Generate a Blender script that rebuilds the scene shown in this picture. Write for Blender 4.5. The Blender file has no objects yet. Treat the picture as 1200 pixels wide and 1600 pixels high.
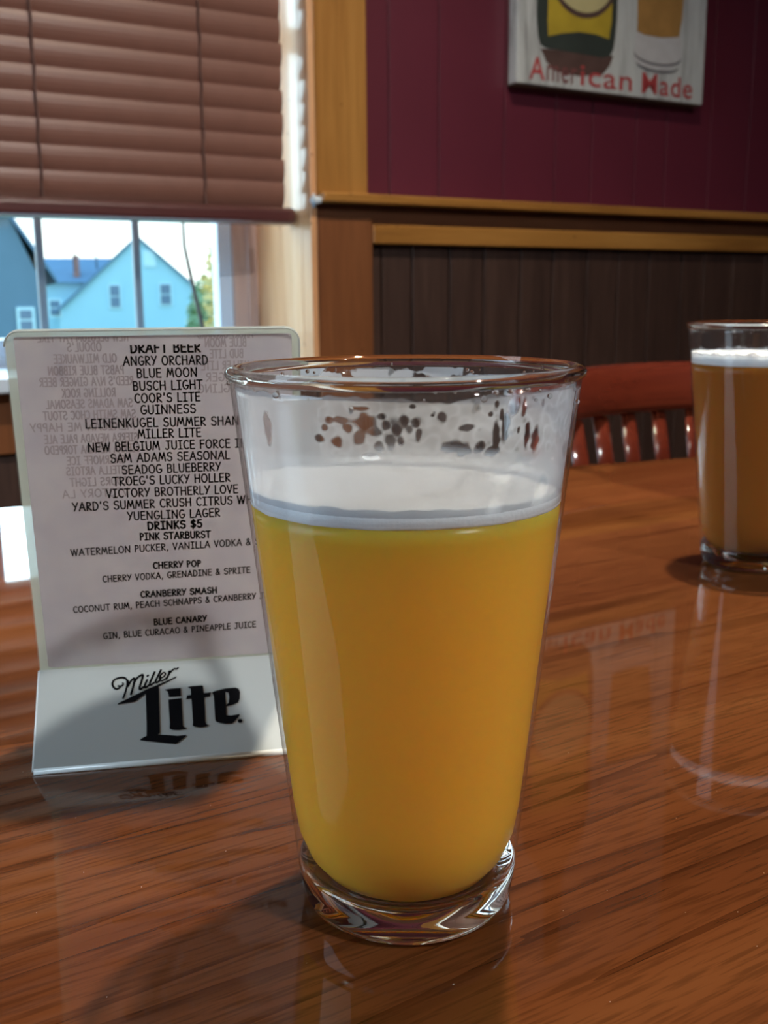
import bpy, bmesh, math, random
from math import sin, cos, pi, radians, sqrt
from mathutils import Vector, Matrix, noise
from mathutils.geometry import tessellate_polygon
random.seed(7)
S = bpy.context.scene
COL = S.collection

# ------------------------------------------------------------------ camera
PITCH, ROLL = 0.206720, -0.007987
CAM = Vector((-0.00564, -0.26698, 0.16611))
cd = bpy.data.cameras.new('camera'); cam = bpy.data.objects.new('camera', cd); COL.objects.link(cam)
fw = Vector((0, cos(PITCH), -sin(PITCH))); up = Vector((0, sin(PITCH), cos(PITCH))); rt = Vector((1, 0, 0))
ax = rt * cos(ROLL) + up * sin(ROLL)
ay = -rt * sin(ROLL) + up * cos(ROLL)
az = -fw
cam.matrix_world = Matrix(((ax.x, ay.x, az.x, CAM.x), (ax.y, ay.y, az.y, CAM.y), (ax.z, ay.z, az.z, CAM.z), (0, 0, 0, 1)))
cd.sensor_fit = 'VERTICAL'; cd.sensor_height = 36; cd.sensor_width = 27
cd.lens = 1612.24 * 36 / 1600
cd.clip_start = 0.01; cd.clip_end = 500
cd.dof.use_dof = True; cd.dof.focus_distance = 0.285; cd.dof.aperture_fstop = 26
S.camera = cam

# ------------------------------------------------------------------ exposure, world
vs = S.view_settings
S.display_settings.display_device = 'sRGB'
vs.view_transform = 'Standard'; vs.look = 'None'; vs.gamma = 1; vs.exposure = 0.0; vs.use_curve_mapping = False
S.cycles.transparent_max_bounces = 24
S.cycles.max_bounces = 14
S.cycles.transmission_bounces = 12
S.cycles.glossy_bounces = 8
S.cycles.sample_clamp_indirect = 4.0

w = bpy.data.worlds.new('sky'); S.world = w; w.use_nodes = True
nt = w.node_tree; nt.nodes.clear()
o_ = nt.nodes.new('ShaderNodeOutputWorld'); bg = nt.nodes.new('ShaderNodeBackground')
tc = nt.nodes.new('ShaderNodeTexCoord'); sp = nt.nodes.new('ShaderNodeSeparateXYZ'); rp = nt.nodes.new('ShaderNodeValToRGB')
nt.links.new(tc.outputs['Generated'], sp.inputs[0]); nt.links.new(sp.outputs['Z'], rp.inputs[0])
nt.links.new(rp.outputs[0], bg.inputs[0]); nt.links.new(bg.outputs[0], o_.inputs[0])
rp.color_ramp.elements[0].position = 0.0; rp.color_ramp.elements[0].color = (1.0, 0.93, 0.82, 1)
rp.color_ramp.elements[1].position = 0.35; rp.color_ramp.elements[1].color = (0.50, 0.76, 1.0, 1)
SKY = 2.6
bg.inputs[1].default_value = SKY

# ------------------------------------------------------------------ wall frame (s along wall, t into the room, z up; local y = -t)
TH = radians(31)
WD = Vector((cos(TH), sin(TH), 0)); WN = Vector((sin(TH), -cos(TH), 0)); WO = Vector((-0.58991706, 1.37302437, 0))
WM = Matrix(((WD.x, -WN.x, 0, WO.x), (WD.y, -WN.y, 0, WO.y), (0, 0, 1, 0), (0, 0, 0, 1)))
def wp(s, t, z): return WO + WD * s + WN * t + Vector((0, 0, z))

# ------------------------------------------------------------------ lamps
def lamp(kind, name, loc, energy, color, size=0.1, target=None, spread=None, size_y=None):
    ld = bpy.data.lights.new(name, kind); ld.energy = energy; ld.color = color
    if kind == 'AREA':
        ld.size = size
        if size_y: ld.shape = 'RECTANGLE'; ld.size_y = size_y
        else: ld.shape = 'DISK'
        if spread: ld.spread = spread
    elif kind != 'SUN': ld.shadow_soft_size = size
    o = bpy.data.objects.new(name, ld); COL.objects.link(o); o.location = loc
    if target is not None:
        o.rotation_euler = (Vector(target) - Vector(loc)).to_track_quat('-Z', 'Y').to_euler()
    return o
LAMP_B = lamp('AREA', 'ceiling_lamp_light', (0.30, 0.62, 1.70), 22, (1.0, 0.84, 0.66), 0.06, target=(0.25, 0.50, 0), spread=radians(130))
LAMP_A = lamp('AREA', 'room_lamp_light', (1.28, -0.96, 1.66), 13, (1.0, 0.96, 0.92), 0.10, target=(0.1, 0.1, 0), spread=radians(120))
LAMP_F = lamp('AREA', 'room_fill_light', (0.2, -1.4, 1.70), 1.6, (1.0, 0.92, 0.88), 1.6, target=(0.1, 0.2, 0))  # added soft fill standing in for the room's ambient light
LAMP_COOL = lamp('AREA', 'cool_side_fill_light', (-1.35, -0.35, 0.55), 17, (0.66, 0.84, 1.0), 0.9, target=(0, 0.05, 0.1), size_y=0.8)  # added cool fill from the left; no window is built there
SUN = lamp('SUN', 'low_sun', wp(-0.5, -3, 1.5), 17.0, (1.0, 0.80, 0.58)); SUN.data.angle = radians(1.2)
SUN.rotation_euler = Vector((0.48, -0.88, -0.235)).to_track_quat('-Z', 'Y').to_euler()
wl = lamp('AREA', 'window_daylight', wp(-0.02, -0.9, 0.95), 62, (0.74, 0.90, 1.0), 1.3, target=wp(0.3, 0.1, 0.25), size_y=1.3)

# ------------------------------------------------------------------ helpers
def link(name, bm, mat, parent=None, smooth=False, matrix=None):
    me = bpy.data.meshes.new(name); bm.normal_update(); bm.to_mesh(me); bm.free()
    o = bpy.data.objects.new(name, me); COL.objects.link(o)
    for m in (mat if isinstance(mat, (list, tuple)) else [mat]): me.materials.append(m)
    if smooth:
        for p in me.polygons: p.use_smooth = True
    if parent is not None: o.parent = parent
    elif matrix is not None: o.matrix_world = matrix
    return o
def thing(name, label, cat, loc=(0, 0, 0), group=None, matrix=None, rotz=0):
    o = bpy.data.objects.new(name, None); COL.objects.link(o)
    o.empty_display_size = 0.02
    if matrix is not None: o.matrix_world = matrix
    else: o.location = loc; o.rotation_euler = (0, 0, rotz)
    o['label'] = label; o['category'] = cat
    if group: o['group'] = group
    return o
def tag(o, label, cat, group=None):
    o['label'] = label; o['category'] = cat
    if group: o['group'] = group
    return o
def struct(o):
    o['kind'] = 'structure'; return o
def box(bm, x0, x1, y0, y1, z0, z1, bev=0):
    r = bmesh.ops.create_cube(bm, size=1)
    vs_ = r['verts']
    for v in vs_:
        v.co = Vector(((x0 + x1) / 2 + v.co.x * (x1 - x0), (y0 + y1) / 2 + v.co.y * (y1 - y0), (z0 + z1) / 2 + v.co.z * (z1 - z0)))
    if bev:
        es = list({e for v in vs_ for e in v.link_edges})
        bmesh.ops.bevel(bm, geom=es, offset=bev, segments=3, affect='EDGES', profile=0.5)
def wbox(bm, s0, s1, t0, t1, z0, z1, bev=0): box(bm, s0, s1, -t1, -t0, z0, z1, bev)
def lathe(bm, prof, n=96, closed=False, jit=None):
    rings = []
    for (r, z) in prof:
        if r < 1e-6: rings.append([bm.verts.new((0, 0, z))])
        else: rings.append([bm.verts.new((r * cos(2 * pi * k / n), r * sin(2 * pi * k / n), z)) for k in range(n)])
    m = len(rings)
    for i in range(m if closed else m - 1):
        a, b = rings[i], rings[(i + 1) % m]
        for k in range(n):
            k2 = (k + 1) % n
            if len(a) == 1 and len(b) == 1: continue
            if len(a) == 1: bm.faces.new((a[0], b[k], b[k2]))
            elif len(b) == 1: bm.faces.new((a[k], a[k2], b[0]))
            else: bm.faces.new((a[k], a[k2], b[k2], b[k]))
    bmesh.ops.recalc_face_normals(bm, faces=bm.faces[:])
def tube(bm, pts, r, n=8, cap=True):
    pts = [Vector(p) for p in pts]; rings = []
    for i, p in enumerate(pts):
        t = (pts[min(i + 1, len(pts) - 1)] - pts[max(i - 1, 0)]).normalized()
        a = t.orthogonal().normalized() if i == 0 else (pa - t * pa.dot(t)).normalized()
        pa = a; b = t.cross(a)
        rr = r[i] if isinstance(r, (list, tuple)) else r
        rings.append([bm.verts.new(p + (a * cos(2 * pi * k / n) + b * sin(2 * pi * k / n)) * rr) for k in range(n)])
    for i in range(len(rings) - 1):
        for k in range(n):
            bm.faces.new((rings[i][k], rings[i][(k + 1) % n], rings[i + 1][(k + 1) % n], rings[i + 1][k]))
    if cap: bm.faces.new(rings[0][::-1]); bm.faces.new(rings[-1])
def prism(bm, poly, f0, f1):
    """closed polygon extruded between two mapping functions (x,y)->Vector"""
    a = [bm.verts.new(f0(*p)) for p in poly]; b = [bm.verts.new(f1(*p)) for p in poly]
    tris = tessellate_polygon([[Vector((p[0], p[1], 0)) for p in poly]])
    for t in tris:
        try: bm.faces.new([a[i] for i in t]); bm.faces.new([b[i] for i in reversed(t)])
        except ValueError: pass
    n = len(poly)
    for i in range(n): bm.faces.new((a[i], a[(i + 1) % n], b[(i + 1) % n], b[i]))
    bmesh.ops.recalc_face_normals(bm, faces=bm.faces[:])
def flat(bm, poly, f):
    a = [bm.verts.new(f(*p)) for p in poly]
    for t in tessellate_polygon([[Vector((p[0], p[1], 0)) for p in poly]]):
        try: bm.faces.new([a[i] for i in t])
        except ValueError: pass
def rrect(x0, x1, y0, y1, r, n=6, corners=(1, 1, 1, 1)):
    out = []
    for (cx, cy, a0, on) in ((x1 - r, y0 + r, -90, corners[0]), (x1 - r, y1 - r, 0, corners[1]), (x0 + r, y1 - r, 90, corners[2]), (x0 + r, y0 + r, 180, corners[3])):
        if on:
            for k in range(n + 1):
                a = radians(a0 + 90 * k / n); out.append((cx + r * cos(a), cy + r * sin(a)))
        else:
            out.append((cx + (r if a0 in (-90, 0) else -r), cy + (r if a0 in (0, 90) else -r)))
    return out

# ------------------------------------------------------------------ materials
def mat(name):
    m = bpy.data.materials.new(name); m.use_nodes = True
    n = m.node_tree; n.nodes.clear()
    out = n.nodes.new('ShaderNodeOutputMaterial')
    return m, n, out
def N(n, typ, **kw):
    x = n.nodes.new(typ)
    for k, v in kw.items():
        if k in x.inputs.keys(): x.inputs[k].default_value = v
        else: setattr(x, k, v)
    return x
def rgb(c): return (c[0], c[1], c[2], 1)
def pbr(name, col, rough=0.5, coat=0, coat_rough=0.05, bump=0, bscale=200, vary=0, vscale=30, metal=0, spec=0.5, **kw):
    m, n, out = mat(name)
    b = N(n, 'ShaderNodeBsdfPrincipled'); b.inputs['Base Color'].default_value = rgb(col); b.inputs['Roughness'].default_value = rough
    b.inputs['Coat Weight'].default_value = coat; b.inputs['Coat Roughness'].default_value = coat_rough
    b.inputs['Metallic'].default_value = metal; b.inputs['Specular IOR Level'].default_value = spec
    n.links.new(b.outputs[0], out.inputs[0])
    co = N(n, 'ShaderNodeTexCoord')
    if vary:
        nz = N(n, 'ShaderNodeTexNoise'); nz.inputs['Scale'].default_value = vscale; nz.inputs['Detail'].default_value = 4
        n.links.new(co.outputs['Object'], nz.inputs['Vector'])
        mx = N(n, 'ShaderNodeMix', data_type='RGBA'); mx.inputs['A'].default_value = rgb([c * (1 - vary) for c in col]); mx.inputs['B'].default_value = rgb([min(1, c * (1 + vary)) for c in col])
        mx.inputs[6].default_value = rgb([c * (1 - vary) for c in col]); mx.inputs[7].default_value = rgb([min(1, c * (1 + vary)) for c in col])
        n.links.new(nz.outputs[0], mx.inputs[0]); n.links.new(mx.outputs[2], b.inputs['Base Color'])
    if bump:
        nb = N(n, 'ShaderNodeTexNoise'); nb.inputs['Scale'].default_value = bscale; n.links.new(co.outputs['Object'], nb.inputs['Vector'])
        bp = N(n, 'ShaderNodeBump'); bp.inputs['Strength'].default_value = bump; bp.inputs['Distance'].default_value = 0.001
        n.links.new(nb.outputs[0], bp.inputs['Height']); n.links.new(bp.outputs[0], b.inputs['Normal'])
    return m
def wood(name, c_lo, c_mid, c_hi, axis='X', scale=14, stretch=14, rough=0.35, coat=0.3, coat_rough=0.08, fine=0.35, rotz=0, knots=False, specks=0, rings=True, spec=0.5, pore=(18, 40)):
    m, n, out = mat(name)
    b = N(n, 'ShaderNodeBsdfPrincipled'); b.inputs['Roughness'].default_value = rough
    b.inputs['Coat Weight'].default_value = coat; b.inputs['Coat Roughness'].default_value = coat_rough; b.inputs['Specular IOR Level'].default_value = spec
    n.links.new(b.outputs[0], out.inputs[0])
    co = N(n, 'ShaderNodeTexCoord'); mp = N(n, 'ShaderNodeMapping')
    rz = N(n, 'ShaderNodeMapping'); rz.inputs['Rotation'].default_value = (0, 0, -rotz)
    n.links.new(co.outputs['Object'], rz.inputs['Vector']); n.links.new(rz.outputs[0], mp.inputs['Vector'])
    sc = [scale] * 3; sc['XYZ'.index(axis)] = scale / stretch; mp.inputs['Scale'].default_value = sc
    n1 = N(n, 'ShaderNodeTexNoise'); n1.inputs['Scale'].default_value = 1.0; n1.inputs['Detail'].default_value = 6; n1.inputs['Roughness'].default_value = 0.6; n1.inputs['Distortion'].default_value = 0.6
    n.links.new(mp.outputs[0], n1.inputs['Vector'])
    r1 = N(n, 'ShaderNodeValToRGB'); e = r1.color_ramp.elements
    e[0].position = 0.30; e[0].color = rgb(c_lo); e[1].position = 0.72; e[1].color = rgb(c_hi); x = e.new(0.5); x.color = rgb(c_mid)
    n.links.new(n1.outputs[0], r1.inputs[0])
    mp2 = N(n, 'ShaderNodeMapping'); sc2 = [scale * pore[0]] * 3; sc2['XYZ'.index(axis)] = scale * pore[0] / pore[1]; mp2.inputs['Scale'].default_value = sc2
    n.links.new(rz.outputs[0], mp2.inputs['Vector'])
    n2 = N(n, 'ShaderNodeTexNoise'); n2.inputs['Scale'].default_value = 1.0; n2.inputs['Detail'].default_value = 3; n.links.new(mp2.outputs[0], n2.inputs['Vector'])
    r2 = N(n, 'ShaderNodeValToRGB'); e = r2.color_ramp.elements; e[0].position = 0.36; e[0].color = (1 - fine, 1 - fine, 1 - fine, 1); e[1].position = 0.52; e[1].color = (1, 1, 1, 1)
    n.links.new(n2.outputs[0], r2.inputs[0])
    mx = N(n, 'ShaderNodeMix', data_type='RGBA', blend_type='MULTIPLY'); mx.inputs[0].default_value = 1
    n.links.new(r1.outputs[0], mx.inputs[6]); n.links.new(r2.outputs[0], mx.inputs[7])
    last = mx.outputs[2]
    if rings:
        mp3 = N(n, 'ShaderNodeMapping'); sc3 = [scale * 2.2] * 3; sc3['XYZ'.index(axis)] = scale * 2.2 / 30; mp3.inputs['Scale'].default_value = sc3
        n.links.new(rz.outputs[0], mp3.inputs['Vector'])
        n3 = N(n, 'ShaderNodeTexNoise'); n3.inputs['Scale'].default_value = 1; n3.inputs['Detail'].default_value = 2; n3.inputs['Distortion'].default_value = 0.3
        n.links.new(mp3.outputs[0], n3.inputs['Vector'])
        # thin dark growth lines where the noise crosses fixed levels
        ma = N(n, 'ShaderNodeMath', operation='MULTIPLY'); ma.inputs[1].default_value = 6; n.links.new(n3.outputs[0], ma.inputs[0])
        fr = N(n, 'ShaderNodeMath', operation='FRACT'); n.links.new(ma.outputs[0], fr.inputs[0])
        r3 = N(n, 'ShaderNodeValToRGB'); e = r3.color_ramp.elements; e[0].position = 0.0; e[0].color = (0.46, 0.42, 0.40, 1); e[1].position = 0.16; e[1].color = (1, 1, 1, 1)
        n.links.new(fr.outputs[0], r3.inputs[0])
        m3 = N(n, 'ShaderNodeMix', data_type='RGBA', blend_type='MULTIPLY'); m3.inputs[0].default_value = 0.8
        n.links.new(last, m3.inputs[6]); n.links.new(r3.outputs[0], m3.inputs[7]); last = m3.outputs[2]
    if knots:
        vk = N(n, 'ShaderNodeTexVoronoi'); mk = N(n, 'ShaderNodeMapping'); ks = [9, 9, 9]; ks['XYZ'.index(axis)] = 4; mk.inputs['Scale'].default_value = ks
        n.links.new(co.outputs['Object'], mk.inputs['Vector']); n.links.new(mk.outputs[0], vk.inputs['Vector'])
        rk = N(n, 'ShaderNodeValToRGB'); e = rk.color_ramp.elements; e[0].position = 0.03; e[0].color = (0.35, 0.25, 0.2, 1); e[1].position = 0.10; e[1].color = (1, 1, 1, 1)
        n.links.new(vk.outputs[0], rk.inputs[0])
        m4 = N(n, 'ShaderNodeMix', data_type='RGBA', blend_type='MULTIPLY'); m4.inputs[0].default_value = 1
        n.links.new(last, m4.inputs[6]); n.links.new(rk.outputs[0], m4.inputs[7]); last = m4.outputs[2]
    if specks:
        vk = N(n, 'ShaderNodeTexVoronoi'); vk.inputs['Scale'].default_value = specks; n.links.new(co.outputs['Object'], vk.inputs['Vector'])
        gt = N(n, 'ShaderNodeMath', operation='LESS_THAN'); gt.inputs[1].default_value = 0.045; n.links.new(vk.outputs['Distance'], gt.inputs[0])
        sx = N(n, 'ShaderNodeSeparateXYZ'); n.links.new(vk.outputs['Color'], sx.inputs[0])
        g2 = N(n, 'ShaderNodeMath', operation='GREATER_THAN'); g2.inputs[1].default_value = 0.93; n.links.new(sx.outputs[0], g2.inputs[0])
        g3 = N(n, 'ShaderNodeMath', operation='MULTIPLY'); n.links.new(gt.outputs[0], g3.inputs[0]); n.links.new(g2.outputs[0], g3.inputs[1])
        m5 = N(n, 'ShaderNodeMix', data_type='RGBA'); m5.inputs[7].default_value = (0.75, 0.68, 0.62, 1)
        n.links.new(g3.outputs[0], m5.inputs[0]); n.links.new(last, m5.inputs[6]); last = m5.outputs[2]
    n.links.new(last, b.inputs['Base Color'])
    bp = N(n, 'ShaderNodeBump'); bp.inputs['Strength'].default_value = 0.06; bp.inputs['Distance'].default_value = 0.001
    n.links.new(n2.outputs[0], bp.inputs['Height']); n.links.new(bp.outputs[0], b.inputs['Normal'])
    return m
def thin_glass(name, tint=(1, 1, 1), ior=1.45, milk=0.0, milk_col=(0.8, 0.85, 0.83), rough=0.02):
    m, n, out = mat(name)
    tr = N(n, 'ShaderNodeBsdfTransparent'); tr.inputs[0].default_value = rgb(tint)
    gl = N(n, 'ShaderNodeBsdfGlossy'); gl.inputs['Roughness'].default_value = rough
    lw = N(n, 'ShaderNodeLayerWeight'); lw.inputs[0].default_value = 0.5
    pw = N(n, 'ShaderNodeMath', operation='POWER'); pw.inputs[1].default_value = 5.0; n.links.new(lw.outputs['Facing'], pw.inputs[0])
    f0 = ((ior - 1) / (ior + 1)) ** 2
    fr = N(n, 'ShaderNodeMath', operation='MULTIPLY_ADD'); fr.inputs[1].default_value = (1 - f0) * 0.8; fr.inputs[2].default_value = f0; n.links.new(pw.outputs[0], fr.inputs[0])
    mx = N(n, 'ShaderNodeMixShader'); n.links.new(fr.outputs[0], mx.inputs[0])
    src = tr.outputs[0]
    if milk:
        df = N(n, 'ShaderNodeBsdfDiffuse'); df.inputs[0].default_value = rgb(milk_col)
        tl = N(n, 'ShaderNodeBsdfTranslucent'); tl.inputs[0].default_value = rgb(milk_col)
        md = N(n, 'ShaderNodeMixShader'); md.inputs[0].default_value = 0.35; n.links.new(df.outputs[0], md.inputs[1]); n.links.new(tl.outputs[0], md.inputs[2])
        mm = N(n, 'ShaderNodeMixShader'); mm.inputs[0].default_value = milk
        n.links.new(src, mm.inputs[1]); n.links.new(md.outputs[0], mm.inputs[2]); src = mm.outputs[0]
    n.links.new(src, mx.inputs[1]); n.links.new(gl.outputs[0], mx.inputs[2]); n.links.new(mx.outputs[0], out.inputs[0])
    return m
def solid_glass(name, col=(1, 1, 1), ior=1.5, rough=0.0):
    m, n, out = mat(name)
    g = N(n, 'ShaderNodeBsdfGlass'); g.inputs[0].default_value = rgb(col); g.inputs['Roughness'].default_value = rough; g.inputs['IOR'].default_value = ior
    n.links.new(g.outputs[0], out.inputs[0]); return m
def liquid(name, col, sss, rad, rough=0.25):
    m, n, out = mat(name)
    b = N(n, 'ShaderNodeBsdfPrincipled'); b.inputs['Base Color'].default_value = rgb(col); b.inputs['Roughness'].default_value = rough
    b.inputs['Subsurface Weight'].default_value = sss; b.inputs['Subsurface Radius'].default_value = rad; b.inputs['Subsurface Scale'].default_value = 1.0
    b.inputs['Specular IOR Level'].default_value = 0.1
    n.links.new(b.outputs[0], out.inputs[0]); return m
def lace_mat(name, col):
    m, n, out = mat(name)
    at = N(n, 'ShaderNodeAttribute', attribute_name='cover')
    df = N(n, 'ShaderNodeBsdfDiffuse'); df.inputs[0].default_value = rgb(col)
    tl = N(n, 'ShaderNodeBsdfTranslucent'); tl.inputs[0].default_value = rgb(col)
    md = N(n, 'ShaderNodeMixShader'); md.inputs[0].default_value = 0.4; n.links.new(df.outputs[0], md.inputs[1]); n.links.new(tl.outputs[0], md.inputs[2])
    tr = N(n, 'ShaderNodeBsdfTransparent')
    mx = N(n, 'ShaderNodeMixShader'); n.links.new(at.outputs['Fac'], mx.inputs[0]); n.links.new(tr.outputs[0], mx.inputs[1]); n.links.new(md.outputs[0], mx.inputs[2])
    n.links.new(mx.outputs[0], out.inputs[0]); return m

M = {}
M['table'] = wood('table_wood', (0.080, 0.024, 0.008), (0.112, 0.036, 0.0115), (0.144, 0.052, 0.017), 'X', 13, 14, rough=0.42, coat=0.95, coat_rough=0.03, fine=0.32, spec=0.0, pore=(62, 16), rotz=TH, specks=420)
M['post'] = wood('honey_pine', (0.23, 0.10, 0.022), (0.35, 0.165, 0.038), (0.44, 0.225, 0.058), 'Z', 22, 14, rough=0.35, coat=0.3, fine=0.12, knots=True, rings=False)
M['postx'] = wood('honey_pine_rail', (0.23, 0.10, 0.022), (0.35, 0.165, 0.038), (0.44, 0.225, 0.058), 'X', 22, 14, rough=0.35, coat=0.3, fine=0.12, knots=True, rings=False)
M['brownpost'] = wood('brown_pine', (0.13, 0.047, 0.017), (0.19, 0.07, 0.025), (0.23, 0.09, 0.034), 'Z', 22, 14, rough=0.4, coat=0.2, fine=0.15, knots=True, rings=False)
M['brownrail'] = wood('brown_pine_rail', (0.085, 0.035, 0.018), (0.12, 0.05, 0.025), (0.15, 0.065, 0.032), 'X', 22, 14, rough=0.3, coat=0.6, fine=0.15, rings=False)
M['jamb'] = wood('pale_pine', (0.50, 0.23, 0.09), (0.66, 0.36, 0.18), (0.74, 0.47, 0.27), 'Z', 16, 12, rough=0.4, coat=0.3, fine=0.08, knots=True, rings=False)
M['sashwood'] = wood('pinkish_sash_wood', (0.42, 0.28, 0.24), (0.5, 0.35, 0.30), (0.56, 0.42, 0.37), 'Z', 30, 14, rough=0.4, coat=0.2, fine=0.1, rings=False)
M['wainscot'] = wood('dark_walnut_boards', (0.036, 0.020, 0.016), (0.054, 0.030, 0.024), (0.072, 0.042, 0.033), 'Z', 30, 14, rough=0.45, coat=0.15, coat_rough=0.2, fine=0.3, rings=False)
M['burgundy'] = pbr('burgundy_paint', (0.108, 0.017, 0.034), 0.42, coat=0.2, coat_rough=0.25, bump=0.05, bscale=120, vary=0.12, vscale=6)
M['cream'] = pbr('cream_paint', (0.22, 0.17, 0.13), 0.7, vary=0.04, vscale=4)
M['ceil'] = pbr('ceiling_paint', (0.40, 0.36, 0.32), 0.8, vary=0.03, vscale=4)
M['floor'] = wood('floor_wood', (0.10, 0.05, 0.03), (0.14, 0.07, 0.04), (0.18, 0.09, 0.05), 'X', 6, 12, rough=0.4)
M['white'] = pbr('white_vinyl', (0.58, 0.70, 0.84), 0.35, vary=0.03, vscale=20)
M['grille'] = pbr('shaded_grille_bar', (0.20, 0.27, 0.33), 0.4, vary=0.05, vscale=20)  # backlit shade of the bars put into their colour
M['slat'] = pbr('brown_blind_slat', (0.185, 0.088, 0.068), 0.40, coat=0.2, coat_rough=0.25, vary=0.10, vscale=40)
M['rail'] = pbr('dark_blind_rail', (0.085, 0.028, 0.028), 0.3, coat=0.9, coat_rough=0.2, vary=0.08, vscale=25)
M['cord'] = pbr('brown_cord', (0.10, 0.05, 0.042), 0.8, bump=0.3, bscale=900)
M['chair'] = wood('cherry_chair_wood', (0.08, 0.013, 0.007), (0.115, 0.020, 0.010), (0.15, 0.028, 0.013), 'X', 14, 10, rough=0.2, coat=1.0, coat_rough=0.05, fine=0.12, rings=False)
M['glasswall'] = thin_glass('clear_glass_wall', (0.985, 0.99, 0.99), 1.45, milk=0.010, milk_col=(0.75, 0.82, 0.88))
M['glass'] = solid_glass('solid_clear_glass', (0.985, 0.995, 0.99), 1.5)
M['pane'] = thin_glass('window_pane_glass', (0.88, 0.96, 0.98), 1.35)
M['beer'] = liquid('hazy_golden_beer', (0.82, 0.43, 0.046), 1.0, (0.036, 0.020, 0.005))
M['amber'] = liquid('amber_beer', (0.30, 0.105, 0.012), 1.0, (0.010, 0.004, 0.002))
M['foam'] = pbr('beer_foam', (0.68, 0.76, 0.83), 0.6, bump=0.15, bscale=900, vary=0.04, vscale=300, spec=0.3)
M['lace'] = lace_mat('foam_lacing', (0.80, 0.87, 0.93))
M['acrylic'] = thin_glass('clear_acrylic', (0.985, 0.99, 0.988), 1.22, milk=0.004, milk_col=(0.75, 0.80, 0.80))
M['acrylic_milky'] = thin_glass('scuffed_acrylic', (0.9, 0.94, 0.93), 1.4, milk=0.65, milk_col=(0.80, 0.90, 0.87))
M['acrylic_edge'] = pbr('bright_acrylic_edge', (0.50, 0.56, 0.55), 0.15, coat=0.5, vary=0.1, vscale=120)
M['foot_edge'] = pbr('bright_polished_edge', (0.86, 0.95, 0.93), 0.12, coat=0.6, vary=0.1, vscale=120)
M['footplate'] = pbr('grey_backed_acrylic', (0.56, 0.62, 0.62), 0.35, coat=0.6, coat_rough=0.04, vary=0.03, vscale=25)
M['paper'] = pbr('menu_paper', (0.66, 0.60, 0.66), 0.75, vary=0.05, vscale=60, bump=0.03, bscale=700)
def paper_mat(name, col):
    m, n, out = mat(name)
    df = N(n, 'ShaderNodeBsdfDiffuse'); tl = N(n, 'ShaderNodeBsdfTranslucent')
    co = N(n, 'ShaderNodeTexCoord'); nz = N(n, 'ShaderNodeTexNoise'); nz.inputs['Scale'].default_value = 90; nz.inputs['Detail'].default_value = 5
    n.links.new(co.outputs['Object'], nz.inputs['Vector'])
    rp_ = N(n, 'ShaderNodeValToRGB'); e = rp_.color_ramp.elements; e[0].position = .3; e[0].color = rgb([c * .93 for c in col]); e[1].position = .7; e[1].color = rgb([min(1, c * 1.05) for c in col])
    n.links.new(nz.outputs[0], rp_.inputs[0])
    for q in (df, tl): n.links.new(rp_.outputs[0], q.inputs[0])
    mx = N(n, 'ShaderNodeMixShader'); mx.inputs[0].default_value = 0.3; n.links.new(df.outputs[0], mx.inputs[1]); n.links.new(tl.outputs[0], mx.inputs[2]); n.links.new(mx.outputs[0], out.inputs[0])
    return m
M['paper'] = paper_mat('menu_paper', (0.92, 0.90, 0.99))
M['ink'] = pbr('black_ink', (0.006, 0.006, 0.008), 0.6, vary=0.02, vscale=50, spec=0.08)
M['ghost'] = pbr('show_through_ink', (0.66, 0.61, 0.67), 0.7, vary=0.06, vscale=300)
M['canvas'] = wood('weathered_white_boards', (0.24, 0.25, 0.26), (0.50, 0.55, 0.57), (0.56, 0.61, 0.62), 'Z', 40, 10, rough=0.6, coat=0, fine=0.15, rings=False)
M['red'] = pbr('faded_red_paint', (0.40, 0.055, 0.06), 0.6, vary=0.35, vscale=90)
M['redfade'] = pbr('faded_red_paint_over_brown', (0.17, 0.06, 0.06), 0.6, vary=0.35, vscale=90)
M['bottle'] = pbr('painted_dark_green', (0.030, 0.042, 0.038), 0.55, vary=0.4, vscale=14)
M['yellow'] = pbr('painted_yellow', (0.44, 0.33, 0.03), 0.55, vary=0.35, vscale=16)
M['creampaint'] = pbr('painted_cream', (0.52, 0.48, 0.25), 0.55, vary=0.1, vscale=30)
M['brownpaint'] = pbr('painted_brown', (0.085, 0.05, 0.045), 0.55, vary=0.4, vscale=30)
M['tan'] = pbr('painted_tan', (0.36, 0.20, 0.06), 0.55, vary=0.3, vscale=35)
M['palegrey'] = pbr('painted_pale_grey', (0.50, 0.52, 0.55), 0.55, vary=0.15, vscale=40)
M['greyline'] = pbr('painted_grey', (0.16, 0.16, 0.18), 0.55, vary=0.3, vscale=50)
M['edge'] = pbr('sign_edge_wood', (0.10, 0.075, 0.06), 0.7, vary=0.3, vscale=40)
M['plastic'] = pbr('white_plastic', (0.62, 0.72, 0.80), 0.35, vary=0.03, vscale=50)
M['siding'] = pbr('pale_blue_siding', (0.34, 0.62, 0.76), 0.7, vary=0.05, vscale=0.6)
M['siding2'] = pbr('grey_blue_siding', (0.10, 0.19, 0.28), 0.7, vary=0.15, vscale=0.7)
M['roof'] = pbr('slate_roof', (0.10, 0.20, 0.32), 0.8, vary=0.15, vscale=1.5)
M['brick'] = pbr('chimney_brick', (0.30, 0.16, 0.14), 0.9, vary=0.2, vscale=5)
M['dwin'] = pbr('dark_window_pane', (0.10, 0.19, 0.30), 0.25, vary=0.2, vscale=2)
M['trimwhite'] = pbr('white_house_trim', (0.50, 0.74, 0.84), 0.6, vary=0.03, vscale=2)
M['leaf'] = pbr('tree_leaves', (0.20, 0.34, 0.20), 0.7, vary=0.45, vscale=1.2)
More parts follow.
